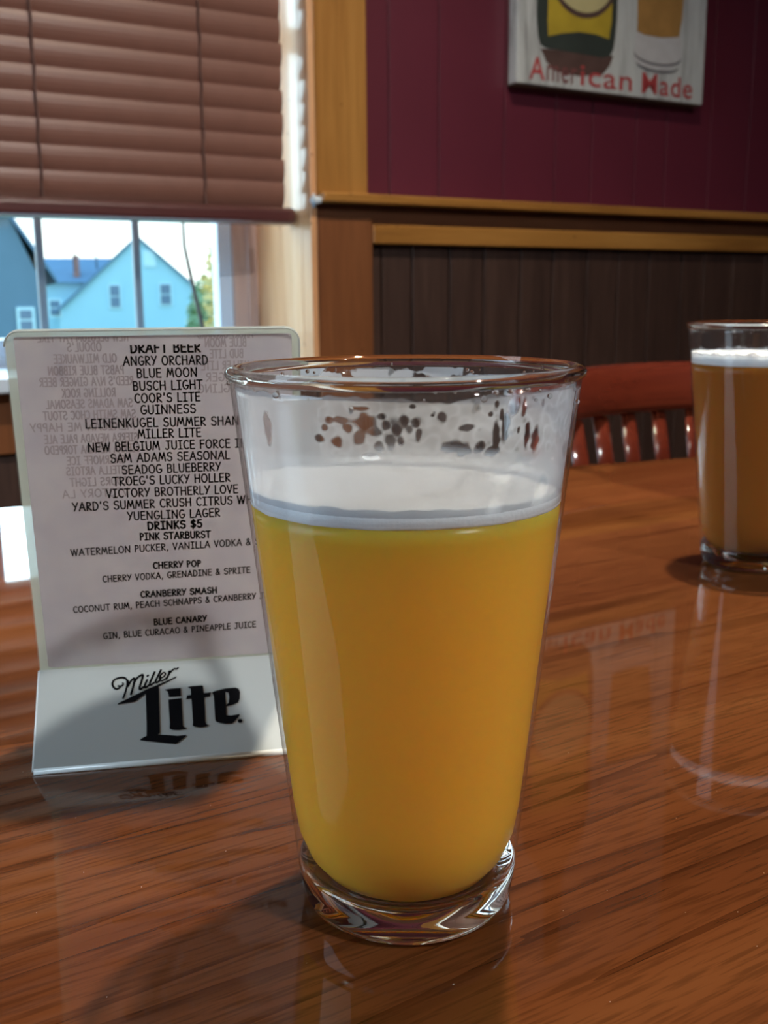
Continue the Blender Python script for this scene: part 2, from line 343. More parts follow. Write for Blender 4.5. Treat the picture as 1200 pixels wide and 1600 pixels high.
M['leafwarm'] = pbr('sunlit_tree_leaves', (0.62, 0.55, 0.26), 0.7, vary=0.3, vscale=1.2)
M['bark'] = pbr('tree_bark', (0.10, 0.09, 0.08), 0.9, vary=0.3, vscale=6)
M['grass'] = pbr('lawn', (0.10, 0.20, 0.10), 0.9, vary=0.3, vscale=0.5)
M['black'] = pbr('black_cable', (0.02, 0.03, 0.035), 0.5, vary=0.1, vscale=30)

# ------------------------------------------------------------------ room shell
FL, CE = -0.75, 1.75
S0, S1, T1 = -1.6, 3.4, 4.6
def sbox(name, m, *bxs, bev=0):
    bm = bmesh.new()
    for b in bxs: wbox(bm, *b, bev=bev)
    return struct(link(name, bm, m, matrix=WM))
sbox('floor', M['floor'], (S0 - .1, S1 + .1, -0.2, T1 + .1, FL - 0.05, FL))
sbox('ceiling', M['ceil'], (S0 - .1, S1 + .1, -0.2, T1 + .1, CE, CE + 0.05))
sbox('wall_left', M['cream'], (S0 - .1, S0, 0.04, T1, FL, CE))
sbox('wall_right', M['burgundy'], (S1, S1 + .1, 0.04, T1, FL, CE))
sbox('wall_front', M['cream'], (S0, S1, T1, T1 + .1, FL, CE))
WL, WR, WB, WT = -0.98, 0.505, 0.045, 1.30          # window opening
# back wall: grooved burgundy boards above the rail, plain behind the window
bm = bmesh.new()
wbox(bm, S0, WL, -0.2, 0.04, FL, CE); wbox(bm, WL, WR, -0.2, 0.04, FL, WB); wbox(bm, WL, WR, -0.2, 0.04, WT, CE)
wbox(bm, WR, S1, -0.2, 0.034, FL, CE)
gr = [0.620, 0.674, 0.782, 0.933, 1.060, 1.156, 1.277, 1.365, 1.498, 1.622]
while gr[-1] < S1 - 0.2: gr.append(gr[-1] + random.choice((0.09, 0.12, 0.15)))
gr.append(S1)
for a, b in zip(gr[:-1], gr[1:]): wbox(bm, a + 0.0012, b - 0.0012, 0.03, 0.040, 0.30, CE, bev=0.0012)
struct(link('wall_back', bm, M['burgundy'], matrix=WM))
# wainscot boards
bm = bmesh.new()
gw = [0.600, 0.653, 0.719, 0.803, 0.884, 0.974, 1.056, 1.148, 1.235, 1.325, 1.423, 1.493, 1.588, 1.697]
while gw[-1] < S1 - 0.1: gw.append(gw[-1] + 0.09)
gw.append(S1)
for a, b in zip(gw[:-1], gw[1:]): wbox(bm, a + 0.002, b - 0.002, 0.03, 0.046, FL, 0.30, bev=0.002)
x = -1.6
while x < 0.5:
    wbox(bm, x + 0.002, min(x + 0.09, 0.505) - 0.002, 0.036, 0.046, FL, -0.07, bev=0.002); x += 0.09
struct(link('wall_wainscot', bm, M['wainscot'], matrix=WM))
# casing post (upper honey, lower brown), corner bead, rail
sbox('trim_1', M['post'], (0.512, 0.617, 0.036, 0.062, 0.338, CE), bev=0.003)
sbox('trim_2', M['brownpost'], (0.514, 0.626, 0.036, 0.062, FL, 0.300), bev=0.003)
sbox('trim_3', M['jamb'], (0.500, 0.512, 0.030, 0.066, WB, WT + .02), bev=0.002)
sbox('trim_4', M['postx'], (0.514, S1, 0.036, 0.085, 0.324, 0.341), bev=0.004)     # rail nosing
sbox('trim_5', M['brownrail'], (0.514, S1, 0.036, 0.058, 0.290, 0.324), bev=0.002)  # rail board
sbox('trim_6', M['postx'], (0.626, S1, 0.036, 0.064, 0.257, 0.291), bev=0.003)      # lower strip
sbox('baseboard_back', M['brownrail'], (0.63, S1, 0.046, 0.06, FL, FL + 0.1), (S0, 0.505, 0.046, 0.06, FL, FL + 0.1), bev=0.003)
# jambs and head lining of the deep window recess
sbox('trim_7', M['jamb'], (0.500, 0.514, -0.19, 0.030, WB, WT), bev=0.001)
sbox('trim_8', M['jamb'], (WL, WL + 0.014, -0.19, 0.05, WB, WT), (WL, WR, -0.19, 0.05, WT - 0.014, WT), bev=0.001)
sbox('trim_9', M['post'], (WL - 0.1, 0.617, 0.036, 0.062, WT, WT + 0.11), (WL - 0.1, WL, 0.036, 0.062, WB - 0.1, WT), bev=0.003)
sbox('windowsill_1', M['white'], (WL - 0.02, 0.512, -0.17, 0.088, 0.026, 0.050), bev=0.004)
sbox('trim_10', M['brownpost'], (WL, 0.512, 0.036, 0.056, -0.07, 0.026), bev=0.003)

# window: frame, two sashes, grilles, panes
win = thing('window_1', 'white double window with grilles above the sill', 'window', matrix=WM); win['kind'] = 'structure'
def wpart(name, m, parent, *bxs, bev=0.002):
    bm = bmesh.new()
    for b in bxs: wbox(bm, *b, bev=bev)
    return link(name, bm, m, parent)
wpart('stile_trim', M['sashwood'], win, (0.449, 0.500, -0.19, -0.160, 0.05, WT - 0.01), (0.478, 0.484, -0.165, -0.156, 0.05, WT - 0.01))
wpart('window_frame', M['white'], win, (WL + 0.014, 0.45, -0.2, -0.165, 0.05, 0.068), (WL + 0.014, 0.45, -0.2, -0.165, WT - 0.05, WT - 0.014),
      (WL + .014, WL + 0.05, -0.2, -0.165, 0.068, WT - 0.05), (-0.055, -0.012, -0.2, -0.160, 0.068, WT - 0.05))
for a, b in ((-0.012, 0.449), (WL + 0.05, -0.055)):
    sw = 0.028 if b > 0 else 0.010
    sh = wpart('sash', M['white'], win, (b - sw, b, -0.195, -0.165, 0.068, WT - .05), (a, a + 0.005, -0.195, -0.165, 0.068, WT - .05),
          (a, b, -0.195, -0.165, 0.068, 0.098), (a, b, -0.195, -0.165, 0.62, 0.66), (a, b, -0.195, -0.165, WT - 0.08, WT - 0.05))
    gs = (0.097, 0.269) if b > 0 else (-0.84, -0.66, -0.48, -0.30, -0.15)
    for g in gs:
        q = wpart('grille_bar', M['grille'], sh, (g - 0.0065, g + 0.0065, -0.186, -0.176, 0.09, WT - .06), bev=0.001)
    wpart('pane', M['pane'], sh, (a + 0.002, b - sw * 0.7, -0.1885, -0.1865, 0.09, WT - 0.06), bev=0)

# ------------------------------------------------------------------ blind
bl = thing('window_blind', 'brown horizontal slat blind lowered halfway over the window', 'blind', matrix=WM)
bm = bmesh.new()
z = 0.318; i = 0
while z < 1.23:
    # a slat: shallow arc section, nearly closed, lower edge toward the room
    prof = []
    hw = 0.0275; tilt = radians(107)
    for k in range(9):
        f = -1 + 2 * k / 8
        a, c = f * hw, 0.0080 * (1 - f * f)
        prof.append((-(a * cos(tilt)) + c * sin(tilt), a * sin(tilt) + c * cos(tilt)))
    th = 0.0026
    top = [(t, zz) for t, zz in prof]; bot = [(t - th * sin(tilt), zz - th * cos(tilt)) for t, zz in prof]
    ring = top + bot[::-1]
    e1 = 0.479 + 0.0015 * sin(i * 2.3)
    v0 = [bm.verts.new((-0.96, -t, z + 0.016 + zz)) for t, zz in ring]; v1 = [bm.verts.new((e1, -t, z + 0.016 + zz)) for t, zz in ring]
    n_ = len(ring)
    for k in range(n_): bm.faces.new((v0[k], v0[(k + 1) % n_], v1[(k + 1) % n_], v1[k]))
    bm.faces.new(v0[::-1]); bm.faces.new(v1)
    z += 0.0378; i += 1
bmesh.ops.recalc_face_normals(bm, faces=bm.faces[:])
link('slats', bm, M['slat'], bl)
wpart('bottom_rail', M['rail'], bl, (-0.97, 0.495, -0.028, 0.024, 0.289, 0.318), bev=0.009)
wpart('head_rail', M['rail'], bl, (-0.97, 0.495, -0.03, 0.03, 1.24, 1.285), bev=0.003)
for s in (0.064, 0.331, -0.30, -0.66):
    bm = bmesh.new()
    pts = []; zz = 0.312
    while zz < 1.25: pts.append((s + 0.0006 * sin(zz * 90), -(0.0135 + 0.002 * cos((zz - 0.318) / 0.0378 * 2 * pi)), zz)); zz += 0.0063
    tube(bm, pts, 0.0016, 6)
    link('ladder_cord', bm, M['cord'], bl)
bm = bmesh.new()
wbox(bm, 0.497, 0.514, 0.0665, 0.084, 0.321, 0.333, bev=0.004); wbox(bm, 0.503, 0.508, 0.0655, 0.070, 0.315, 0.339, bev=0.002)
tag(link('cord_cleat', bm, M['plastic'], matrix=WM), 'small white plastic cord cleat on the window corner bead', 'cleat')

# ------------------------------------------------------------------ sign
sg = thing('wall_sign', 'weathered white wooden wall sign with painted bottle, glass and red words', 'sign', matrix=WM)
ft = 0.072
wpart('board', M['canvas'], sg, (0.936, 1.433, 0.046, ft, 0.556, 1.42), bev=0.002)
wpart('board_edge', M['edge'], sg, (0.938, 1.431, 0.0405, 0.068, 0.5535, 1.423), bev=0.001)
def paint(name, m, poly, off, parent=sg):
    bm = bmesh.new(); flat(bm, poly, lambda x, z: Vector((x, -(ft + off), z))); 
    return link(name, bm, m, parent)
pb = paint('painted_bottle', M['bottle'], [(0.98, 0.70), (0.98, 0.6839), (0.981, 0.6673), (0.9854, 0.641), (0.9914, 0.6281), (1.0032, 0.6233), (1.0772, 0.6219), (1.149, 0.6212), (1.1665, 0.6252), (1.175, 0.6374), (1.179, 0.659), (1.1818, 0.6945), (1.182, 0.98), (1.165, 1.05), (1.11, 1.12), (1.10, 1.36), (1.06, 1.36), (1.05, 1.12), (0.998, 1.05), (0.98, 0.98)], 0.0008)
paint('painted_glow', M['yellow'], [(1.0066, 0.7072), (1.0064, 0.6703), (1.0086, 0.6442), (1.0423, 0.6535), (1.0853, 0.6607), (1.1296, 0.6612), (1.1624, 0.6561), (1.1681, 0.6929), (1.166, 0.97), (1.01, 0.97)], 0.0014, pb)
el = lambda rx, rz: [(1.093 + rx * cos(2 * pi * k / 40), 0.772 + rz * sin(2 * pi * k / 40)) for k in range(40)]
paint('painted_label_ring', M['brownpaint'], el(0.090, 0.086), 0.0018, pb); paint('painted_label', M['creampaint'], el(0.082, 0.076), 0.0022, pb)
paint('painted_shadow', M['brownpaint'], [(0.9916, 0.6214), (1.0063, 0.5991), (1.0304, 0.5843), (1.0886, 0.5812), (1.148, 0.5886), (1.1673, 0.6082), (1.1766, 0.6269)], 0.0006, pb)
pg_ = paint('painted_glass', M['palegrey'], [(1.231, 0.6322), (1.2393, 0.6189), (1.282, 0.6129), (1.3266, 0.6157), (1.3605, 0.631), (1.3652, 0.6427), (1.358, 0.70), (1.385, 1.0), (1.22, 1.0), (1.2369, 0.69)], 0.0008)
paint('painted_beer', M['tan'], [(1.2350, 0.7369), (1.2367, 0.7082), (1.2368, 0.6797), (1.2571, 0.6749), (1.3052, 0.6748), (1.3536, 0.6812), (1.3599, 0.7158), (1.372, 0.90), (1.228, 0.90)], 0.0014, pg_)
for (a, b, dz) in ((0.066, 0.011, 0.640), (0.058, 0.008, 0.622)):
    bm = bmesh.new()
    pts = [(1.297 + a * cos(k * pi / 14 + pi), dz + b * 1.6 * sin(k * pi / 14 + pi)) for k in range(15)]
    for p, q in zip(pts[:-1], pts[1:]):
        f = lambda x, z: bm.verts.new((x, -(ft + 0.0014), z))
        bm.faces.new((f(p[0], p[1] - .0022), f(q[0], q[1] - .0022), f(q[0], q[1] + .0022), f(p[0], p[1] + .0022)))
    link('painted_outline', bm, M['greyline'], pg_)
def word(txt, s0, s1, zb, h, m, off):
    cu = bpy.data.curves.new('w', 'FONT'); cu.body = txt; cu.size = 1; cu.space_character = 1.08; cu.offset = 0.006
    o = bpy.data.objects.new('w', cu); COL.objects.link(o)
    dg = bpy.context.evaluated_depsgraph_get(); me = bpy.data.meshes.new_from_object(o.evaluated_get(dg))
    bpy.data.objects.remove(o)
    xs = [v.co.x for v in me.vertices]; ys = [v.co.y for v in me.vertices]
    x0, x1, y1 = min(xs), max(xs), max(ys)
    bm = bmesh.new(); bm.from_mesh(me); bpy.data.meshes.remove(me)
    for v in bm.verts:
        v.co = Vector((s0 + (v.co.x - x0) / (x1 - x0) * (s1 - s0), -(ft + off), zb + v.co.y / y1 * h))
    return link('lettering', bm, m, sg)
word('A', 0.9655, 1.003, 0.5655, 0.040, M['red'], 0.0012)
word('mer', 1.008, 1.083, 0.5655, 0.029, M['redfade'], 0.0012)
word('ican', 1.092, 1.228, 0.5655, 0.036, M['red'], 0.0012)
word('Made', 1.256, 1.400, 0.5655, 0.039, M['red'], 0.0012)

# ------------------------------------------------------------------ table
tb = thing('dining_table', 'glossy reddish brown wooden table carrying both beer glasses', 'table', (0, 0, FL))
TA = radians(20.5)
tdx, tdy = Vector((cos(TA), sin(TA), 0)), Vector((-sin(TA), cos(TA), 0))
p0 = Vector((-0.318, 0.555, 0)) + tdx * 1.55          # far right corner
corn = rrect(-2.15, 0, -1.15, 0, 0.03, 8)
bm = bmesh.new()
prism(bm, corn, lambda x, y: p0 + tdx * x + tdy * y + Vector((0, 0, -0.032 - FL)), lambda x, y: p0 + tdx * x + tdy * y + Vector((0, 0, -FL)))
bmesh.ops.bevel(bm, geom=[e for e in bm.edges if abs(e.verts[0].co.z + FL) < 1e-5 and abs(e.verts[1].co.z + FL) < 1e-5 and any(abs(f.normal.z) < 0.5 for f in e.link_faces)], offset=0.004, segments=2, affect='EDGES')
link('table_top', bm, M['table'], tb)
cx = p0 + tdx * -1.07 + tdy * -0.57
for s in (-0.6, 0.6):
    c = cx + tdx * s
    bm = bmesh.new(); lathe(bm, [(0.0, 0.04), (0.05, 0.04), (0.05, 0.10), (0.038, 0.14), (0.038, 0.62), (0.06, 0.68), (0.06, 0.718), (0, 0.718)], 24)
    for v in bm.verts: v.co += Vector((c.x, c.y, 0))
    link('pedestal', bm, M['black'], tb, smooth=False)
    bm = bmesh.new()
    for a in (0, pi / 2):
        q = bmesh.ops.create_cube(bm, size=1)['verts']
        for v in q:
            v.co = Vector((v.co.x * 0.62, v.co.y * 0.07, v.co.z * 0.045 + 0.0225))
            v.co = Matrix.Rotation(a + TA, 3, 'Z') @ v.co + Vector((c.x, c.y, 0))
    link('base', bm, M['black'], tb)

# ------------------------------------------------------------------ pint glasses
GH, RB, RT = 0.149, 0.0294, 0.0452
def ro(z): return RB + (RT - RB) * z / GH
# explicit gaps in the lacing of the near glass: (angle deg from the front, + to the right; height z; half sizes in deg and m; tilt)
HOLES = [(-20, .1392, 3.0, .0008, 0.3), (-13, .1388, 3.2, .0022, .6), (-18.5, .1375, 1.6, .0011, 0), (-24.5, .1392, 1.5, .0009, 0), (-22, .1345, 1.8, .0013, 0),
         (-15, .1355, 1.7, .0015, 0), (-10, .1368, 1.7, .0012, 0), (-7, .1385, 1.6, .0012, .4), (-3.6, .1375, 1.5, .0020, -.5), (-1.5, .1395, 1.6, .0016, -.4),
         (-5.5, .1350, 2.1, .0020, .7), (-9, .1335, 1.5, .0014, 0), (-2.4, .1348, 1.2, .0013, 0), (2.0, .1388, 1.7, .0013, .4), (2.8, .1362, 1.0, .0018, -.3),
         (0.2, .1374, 1.2, .0011, 0), (-8.0, .1402, 1.3, .0007, 0), (-11.5, .1312, 2.6, .0009, -.2), (-28, .1350, 1.6, .0009, 0), (-26, .1375, 1.1, .0008, 0),
         (9.5, .1400, 1.3, .0014, 0), (1.0, .1425, 0.9, .0005, 0), (17.5, .1375, 2.6, .0008, 0), (13, .1333, 3.0, .0016, .2), (16.5, .1325, 2.6, .0018, .2),
         (22, .1330, 2.2, .0014, -.2), (26.5, .1318, 2.8, .0013, 0), (27.5, .1350, 1.4, .0033, -.25), (30.5, .1375, 1.5, .0038, -.35), (33.5, .1420, 2.6, .0024, .3),
         (37.5, .1408, 1.2, .0022, .15), (29.0, .1400, 0.9, .0013, .2), (27, .1425, 0.9, .0008, 0), (25.0, .1402, 0.8, .0006, 0), (40, .1350, 1.2, .0030, -.3),
         (44, .1335, 2.0, .0030, 0), (36.0, .1360, 0.8, .0009, 0), (-50, .1360, 2.0, .0040, -.2), (-14.5, .1420, 2.6, .0005, 0), (6.8, .1405, .6, .0004, 0)]
def lacing_cover(a, z, zf):
    """a in degrees from the front (negative = left); how much of the wall the dried foam covers"""
    fr = 1 if abs(a) < 75 else max(0.0, 1 - (abs(a) - 75) / 25)
    x = Vector((sin(radians(a)) * 0.042 * 120, cos(radians(a)) * 0.042 * 120, z * 120))
    zt = 0.1447 + 0.0009 * noise.noise(x * 0.8) + 0.0005 * noise.noise(x * 3)
    zt -= 0.0016 * math.exp(-((a - 8) / 9.0) ** 2)
    edge = min(1, max(0, (zt - z) / 0.0005))
    n1 = noise.noise(x * 1.0 + Vector((3, 1, 7))); n2 = noise.noise(x * 4.5)
    n3 = 1 - abs(noise.noise(x * 2.6 + Vector((4, 4, 4)))) * 2.2
    hi = 0.74 + 0.10 * n1 + 0.08 * n2 + 0.14 * max(0, n3) ** 2
    hi = min(0.96, hi + 0.2 * math.exp(-((a - 2) / 5.0) ** 2 - ((z - .1325) / .0012) ** 2) + 0.16 * math.exp(-((a - 22) / 6.0) ** 2 - ((z - .1375) / .002) ** 2))
    if a < -28: hi = 0.74 + 0.06 * n1
    for (ha, hz, wa, wz, tl) in HOLES:
        da, dz = (a - ha), (z - hz)
        if abs(da) > wa * 2.5 or abs(dz) > wz * 3: continue
        u, v = da / wa, dz / wz
        u, v = u + tl * v * 0.6, v - tl * u * 0.6
        d = sqrt(u * u + v * v) + 0.45 * noise.noise(x * 5)
        hi *= min(1, max(0, (d - 0.75) / 0.45)) if d < 1.25 else 1
    # net of burst bubbles left of the middle
    if -31 < a < 5 and 0.1325 < z < 0.1405:
        vd, vp = noise.voronoi(x * 0.95 + Vector((5, 2, 1)))
        pick = noise.cell(Vector(vp[0]) * 7.3)
        e_ = min(1, min(a + 31, 5 - a) / 4) * min(1, min(z - .1325, .1405 - z) / .0012)
        if pick > -0.2 and vd[1] - vd[0] > 0.28:
            hi *= 1 - e_ * min(1, (vd[1] - vd[0] - 0.28) / 0.14)
        elif vd[1] - vd[0] < 0.12: hi = min(0.95, hi + 0.10 * e_)
    # fine froth of small bubbles on the right
    if 18 < a < 42 and z > 0.131:
        vd = noise.voronoi(x * 3.2)[0][0]
        if vd < 0.28: hi *= 0.55 + 1.2 * vd
    # smoother washed film below
    low = 0.82 + 0.07 * n1
    if a > 8:
        q = noise.noise(x * 0.9 + Vector((9, 4, 2)))
        if q > 0.10: low -= min(0.35, (q - 0.10) * 1.6)
    k = min(1, max(0, (z - 0.1295 - 0.0012 * n1) / 0.0018))
    c = (low * (1 - k) + hi * k) * edge
    back = 0.0
    if fr < 1:
        nb = noise.noise(x * 0.7 + Vector((1, 8, 3)))
        back = max(0, min(0.8, (0.25 * nb + (0.1225 - z) * 300)))
        for (ba, bz, wa, wz) in ((-172, .1432, 12, .0026), (165, .1440, 9, .0026), (-150, .1425, 6, .0022), (150, .142, 5, .002)):
            d = sqrt(((a - ba + 180) % 360 - 180) ** 2 / wa ** 2 + (z - bz) ** 2 / wz ** 2)
            d += 0.55 * noise.noise(x * 2.2) + 0.25 * noise.noise(x * 6)
            if d < 1: back = max(back, min(0.9, (1 - d) * 6))
    return c * fr + back * (1 - fr)
def lacing_cover2(a, z, zf):
    x = Vector((sin(radians(a)) * 5, cos(radians(a)) * 5, z * 120))
    n1 = noise.noise(x * 1.3); n2 = noise.noise(x * 4)
    return max(0, min(0.85, 0.95 - (z - zf) / 0.0022 + 0.9 * n1 + 0.5 * n2))
def pint(name, label, loc, beer, zb, zf, cover, zl0, zl1):
    g = thing(name, label, 'beer glass', loc, 'pint glasses of beer on the table')
    # heavy base of solid glass
    bm = bmesh.new()
    lathe(bm, [(0, 0.0012), (0.020, 0.0012), (0.0235, 0.0003), (0.0262, 0.0003), (0.0284, 0.0014), (0.0295, 0.0036), (ro(0.008), 0.008), (ro(0.0115), 0.0115), (ro(.0135) - 0.0014, 0.0135), (0.0252, 0.0105), (0.020, 0.0070), (0.012, 0.0056), (0, 0.0053)], 128)
    link('glass_base', bm, M['glass'], g, smooth=True)
    # thin film where beer wets the wall, then free wall above, then rim bead
    bm = bmesh.new(); lathe(bm, [(ro(z_), z_) for z_ in [0.0135 + (zb - 0.0135) * k / 24 for k in range(25)]], 128)
    n_ = 8
    lo = [(ro(zb + (GH - 0.003 - zb) * k / n_), zb + (GH - 0.003 - zb) * k / n_) for k in range(n_ + 1)]
    lathe(bm, lo + [(r - 0.0011, z) for r, z in reversed(lo)], 128)
    link('glass_wall', bm, M['glasswall'], g, smooth=True)
    zr = GH - 0.0018; rr = ro(zr) - 0.0011
    bm = bmesh.new()
    lathe(bm, [(rr + 0.0021 * cos(2 * pi * k / 16), zr + 0.0017 * sin(2 * pi * k / 16)) for k in range(16)], 160, closed=True)
    link('rim', bm, M['glass'], g, smooth=True)
    # clinging droplets and bubbles under the rim
    bm = bmesh.new(); rd = random.Random(11)
    for k in range(70):
        a = rd.uniform(-pi, pi); zz = GH - 0.0025 - abs(rd.gauss(0, 0.0022)); r_ = rd.choice((0.0003, 0.0004, 0.0004, 0.0006, 0.0008))
        q = bmesh.ops.create_uvsphere(bm, u_segments=10, v_segments=7, radius=r_)['verts']
        R_ = ro(zz) - 0.0011 - r_ * 0.4 if rd.random() < .6 else ro(zz) + r_ * 0.3
        for v in q: v.co += Vector((R_ * sin(a), -R_ * cos(a), zz))
    o = link('droplets', bm, M['glass'], g, smooth=True); o['kind'] = 'stuff'
    # beer
    bm = bmesh.new()
    pr = [(0, 0.0060), (0.011, 0.0063), (0.019, 0.0078), (0.0243, 0.0113), (0.0276, 0.0155), (ro(0.022) - 0.0016, 0.022)]
    pr += [(ro(z_) - 0.0011, z_) for z_ in [0.03 + (zb - 0.03) * k / 20 for k in range(21)]] + [(0, zb)]
    lathe(bm, pr, 128)
    be = link('beer', bm, beer, g, smooth=True)
    # foam head
    bm = bmesh.new()
    R = ro(zf) - 0.0032
    rings = [(0, zf - 0.0012), (R * .3, zf - 0.0012), (R * .55, zf - 0.0010), (R * .75, zf - 0.0007), (R * .9, zf - 0.0003), (R, zf + 0.0004), (ro(zf) - 0.0014, zf + 0.0012), (ro(zb) - 0.0010, zb + 0.0004), (ro(zb) - 0.0014, zb - 0.0004), (0, zb - 0.0002)]
    lathe(bm, rings, 128)
    for v in bm.verts:
        nn_ = noise.noise(v.co * 260 + Vector((loc[0] * 50, 0, 0))); r_ = sqrt(v.co.x ** 2 + v.co.y ** 2)
        if v.co.z > zf - 0.002: v.co.z += 0.0007 * nn_ + 0.0005 * noise.noise(v.co * 700)
        elif r_ > ro(zb) - 0.003: v.co.z += 0.0005 * noise.noise(v.co * 120)
    link('foam', bm, M['foam'], g, smooth=True)
    # dried foam on the inner wall
    NA, NZ = 900, 150
    bm = bmesh.new(); cl = bm.verts.layers.float.new('cover')
    grid = []
    for j in range(NZ + 1):
        z_ = zl0 + (zl1 - zl0) * j / NZ; r = ro(z_) - 0.0013
        row = []
        for i in range(NA):
            a = 360 * i / NA - 180
            v = bm.verts.new((r * sin(radians(a)), -r * cos(radians(a)), z_)); v[cl] = cover(a, z_, zf); row.append(v)
        grid.append(row)
    for j in range(NZ):
        for i in range(NA):
            q = (grid[j][i], grid[j][(i + 1) % NA], grid[j + 1][(i + 1) % NA], grid[j + 1][i])
            if max(v[cl] for v in q) > 0.02: bm.faces.new(q)
    bmesh.ops.delete(bm, geom=[v for v in bm.verts if not v.link_faces], context='VERTS')
    link('foam_lacing', bm, M['lace'], g, smooth=True)
    return g
pint('pint_glass', 'pint glass of hazy golden beer streaked with white foam, beside the menu holder', (0, 0, 0), M['beer'], 0.1142, 0.1180, lacing_cover, 0.1150, 0.1452)
pint('pint_glass', 'pint glass of darker amber beer standing in front of the red chair', (0.224, 0.361, 0), M['amber'], 0.1245, 0.1300, lacing_cover2, 0.1300, 0.1400)

# ------------------------------------------------------------------ menu holder
MA = radians(10)
MU = Vector((cos(MA), sin(MA), 0)); MN = Vector((MU.y, -MU.x, 0))
MO = Vector((-0.13094, 0.07261, 0)); MF = MO + MN * -0.0307 + Vector((0, 0, 0.0284)); MT = MO + MN * -0.0115 + Vector((0, 0, 0.1554))
PV = (MT - MF).normalized(); FV = (MF - MO).normalized()
PN = MU.cross(PV).normalized(); FN = MU.cross(FV).normalized()      # toward the viewer
PW, PL, FLn = 0.0995, 0.1284, 0.0418
mh = thing('menu_holder', 'clear acrylic menu holder with a black beer logo on its slanted foot', 'menu holder', MO)
pan = lambda off: (lambda u, v: MF - MO + MU * u + PV * v + PN * off)
foot = lambda off: (lambda u, v: MU * u + FV * v + FN * off)
def outl(x0, x1, y0, y1, r, c=(0, 1, 1, 0)): return rrect(x0, x1, y0, y1, r, 6, c)
bm = bmesh.new(); prism(bm, outl(0, PW, -0.001, PL, 0.005), pan(-0.0003), pan(0.0011)); link('front_sheet', bm, M['acrylic'], mh)
bm = bmesh.new(); prism(bm, outl(0.0, PW, -0.001, PL, 0.005), pan(-0.0028), pan(-0.0013)); link('back_sheet', bm, M['acrylic_milky'], mh)
bm = bmesh.new()
ring = outl(0, PW, -0.001, PL, 0.005)
tube(bm, [pan(0.0006)(*p) for p in ring[:-1]], 0.00028, 6); tube(bm, [pan(-0.0023)(*p) for p in ring[:-1]], 0.00028, 6)
link('polished_edge', bm, M['acrylic_edge'], mh, smooth=True)
bm = bmesh.new(); prism(bm, [(0, 0.0012), (PW, 0.0012), (PW, FLn), (0, FLn)], foot(-0.0020), foot(0)); ft_ = link('foot', bm, M['footplate'], mh)
bm = bmesh.new()
tube(bm, [foot(-0.001)(0, 0.0018), foot(-0.001)(PW, 0.0018)], 0.0014, 10); tube(bm, [foot(-0.0009)(0, 0.002), foot(-0.0009)(0, FLn)], 0.00085, 8); tube(bm, [foot(-0.0009)(PW, 0.002), foot(-0.0009)(PW, FLn)], 0.00085, 8)
link('foot_edge', bm, M['foot_edge'], ft_, smooth=True)
bm = bmesh.new()
prism(bm, [(0, -0.052), (PW, -0.052), (PW, -0.003), (0, -0.003)], lambda u, v: MU * u + MN * v + Vector((0, 0, 0.0002)), lambda u, v: MU * u + MN * v + Vector((0, 0, 0.0018)))
link('base_plate', bm, M['acrylic'], mh)

# logo on the foot
LOGO = {'L': [(0.02877, 0.02522), (0.02909, 0.02587), (0.03964, 0.03082), (0.04201, 0.0317), (0.04584, 0.03327), (0.05067, 0.03532), (0.05051, 0.03463), (0.04679, 0.03282), (0.04391, 0.03149), (0.04395, 0.03085), (0.04405, 0.02177), (0.04419, 0.01278), (0.04349, 0.01198), (0.0465, 0.01167), (0.05066, 0.01096), (0.05378, 0.01109), (0.05343, 0.01036), (0.0499, 0.00775), (0.04553, 0.00858), (0.03704, 0.01037), (0.03727, 0.0109), (0.03934, 0.01193), (0.0394, 0.01598), (0.03906, 0.029), (0.03493, 0.02586), (0.03166, 0.02566)],
 'i1': [(0.04613, 0.03003), (0.04818, 0.03029), (0.0521, 0.0303), (0.05212, 0.02689), (0.04766, 0.02688), (0.04721, 0.02914)],
 'i2': [(0.0474, 0.02579), (0.04954, 0.02593), (0.05229, 0.02608), (0.05261, 0.01486), (0.05306, 0.01411), (0.0539, 0.01393), (0.05351, 0.01345), (0.05117, 0.01314), (0.04885, 0.01339), (0.04769, 0.014), (0.04782, 0.01629)],
 't': [(0.05464, 0.03042), (0.05633, 0.03072), (0.06018, 0.03073), (0.06055, 0.03022), (0.06064, 0.02737), (0.06344, 0.02758), (0.06289, 0.02575), (0.06073, 0.02566), (0.06085, 0.01545), (0.06128, 0.01449), (0.06236, 0.01429), (0.06055, 0.01362), (0.0589, 0.01351), (0.05703, 0.01392), (0.05611, 0.01456), (0.0563, 0.01609), (0.05595, 0.02552), (0.05404, 0.02541), (0.05441, 0.02697), (0.05585, 0.02712), (0.05582, 0.02952)],
 'e1': [(0.06367, 0.02745), (0.0649, 0.02799), (0.0688, 0.02876), (0.06873, 0.02726), (0.06872, 0.02395), (0.06883, 0.02125), (0.06876, 0.01764), (0.07066, 0.01743), (0.07364, 0.01775), (0.07355, 0.01698), (0.07073, 0.0141), (0.06812, 0.01417), (0.06602, 0.01476), (0.06463, 0.01554), (0.06445, 0.01696), (0.06433, 0.0259), (0.06398, 0.02673)],
 'e2': [(0.0688, 0.02876), (0.07268, 0.02882), (0.07386, 0.02819), (0.07431, 0.0267), (0.07403, 0.02405), (0.07332, 0.02252), (0.07135, 0.02172), (0.06883, 0.02125), (0.06898, 0.02224), (0.06971, 0.02255), (0.07011, 0.0249), (0.06992, 0.02684), (0.06873, 0.02726)],
 'dot': [(0.07363 + 0.00085 * cos(2 * pi * k / 16), 0.01495 + 0.00085 * sin(2 * pi * k / 16)) for k in range(16)]}
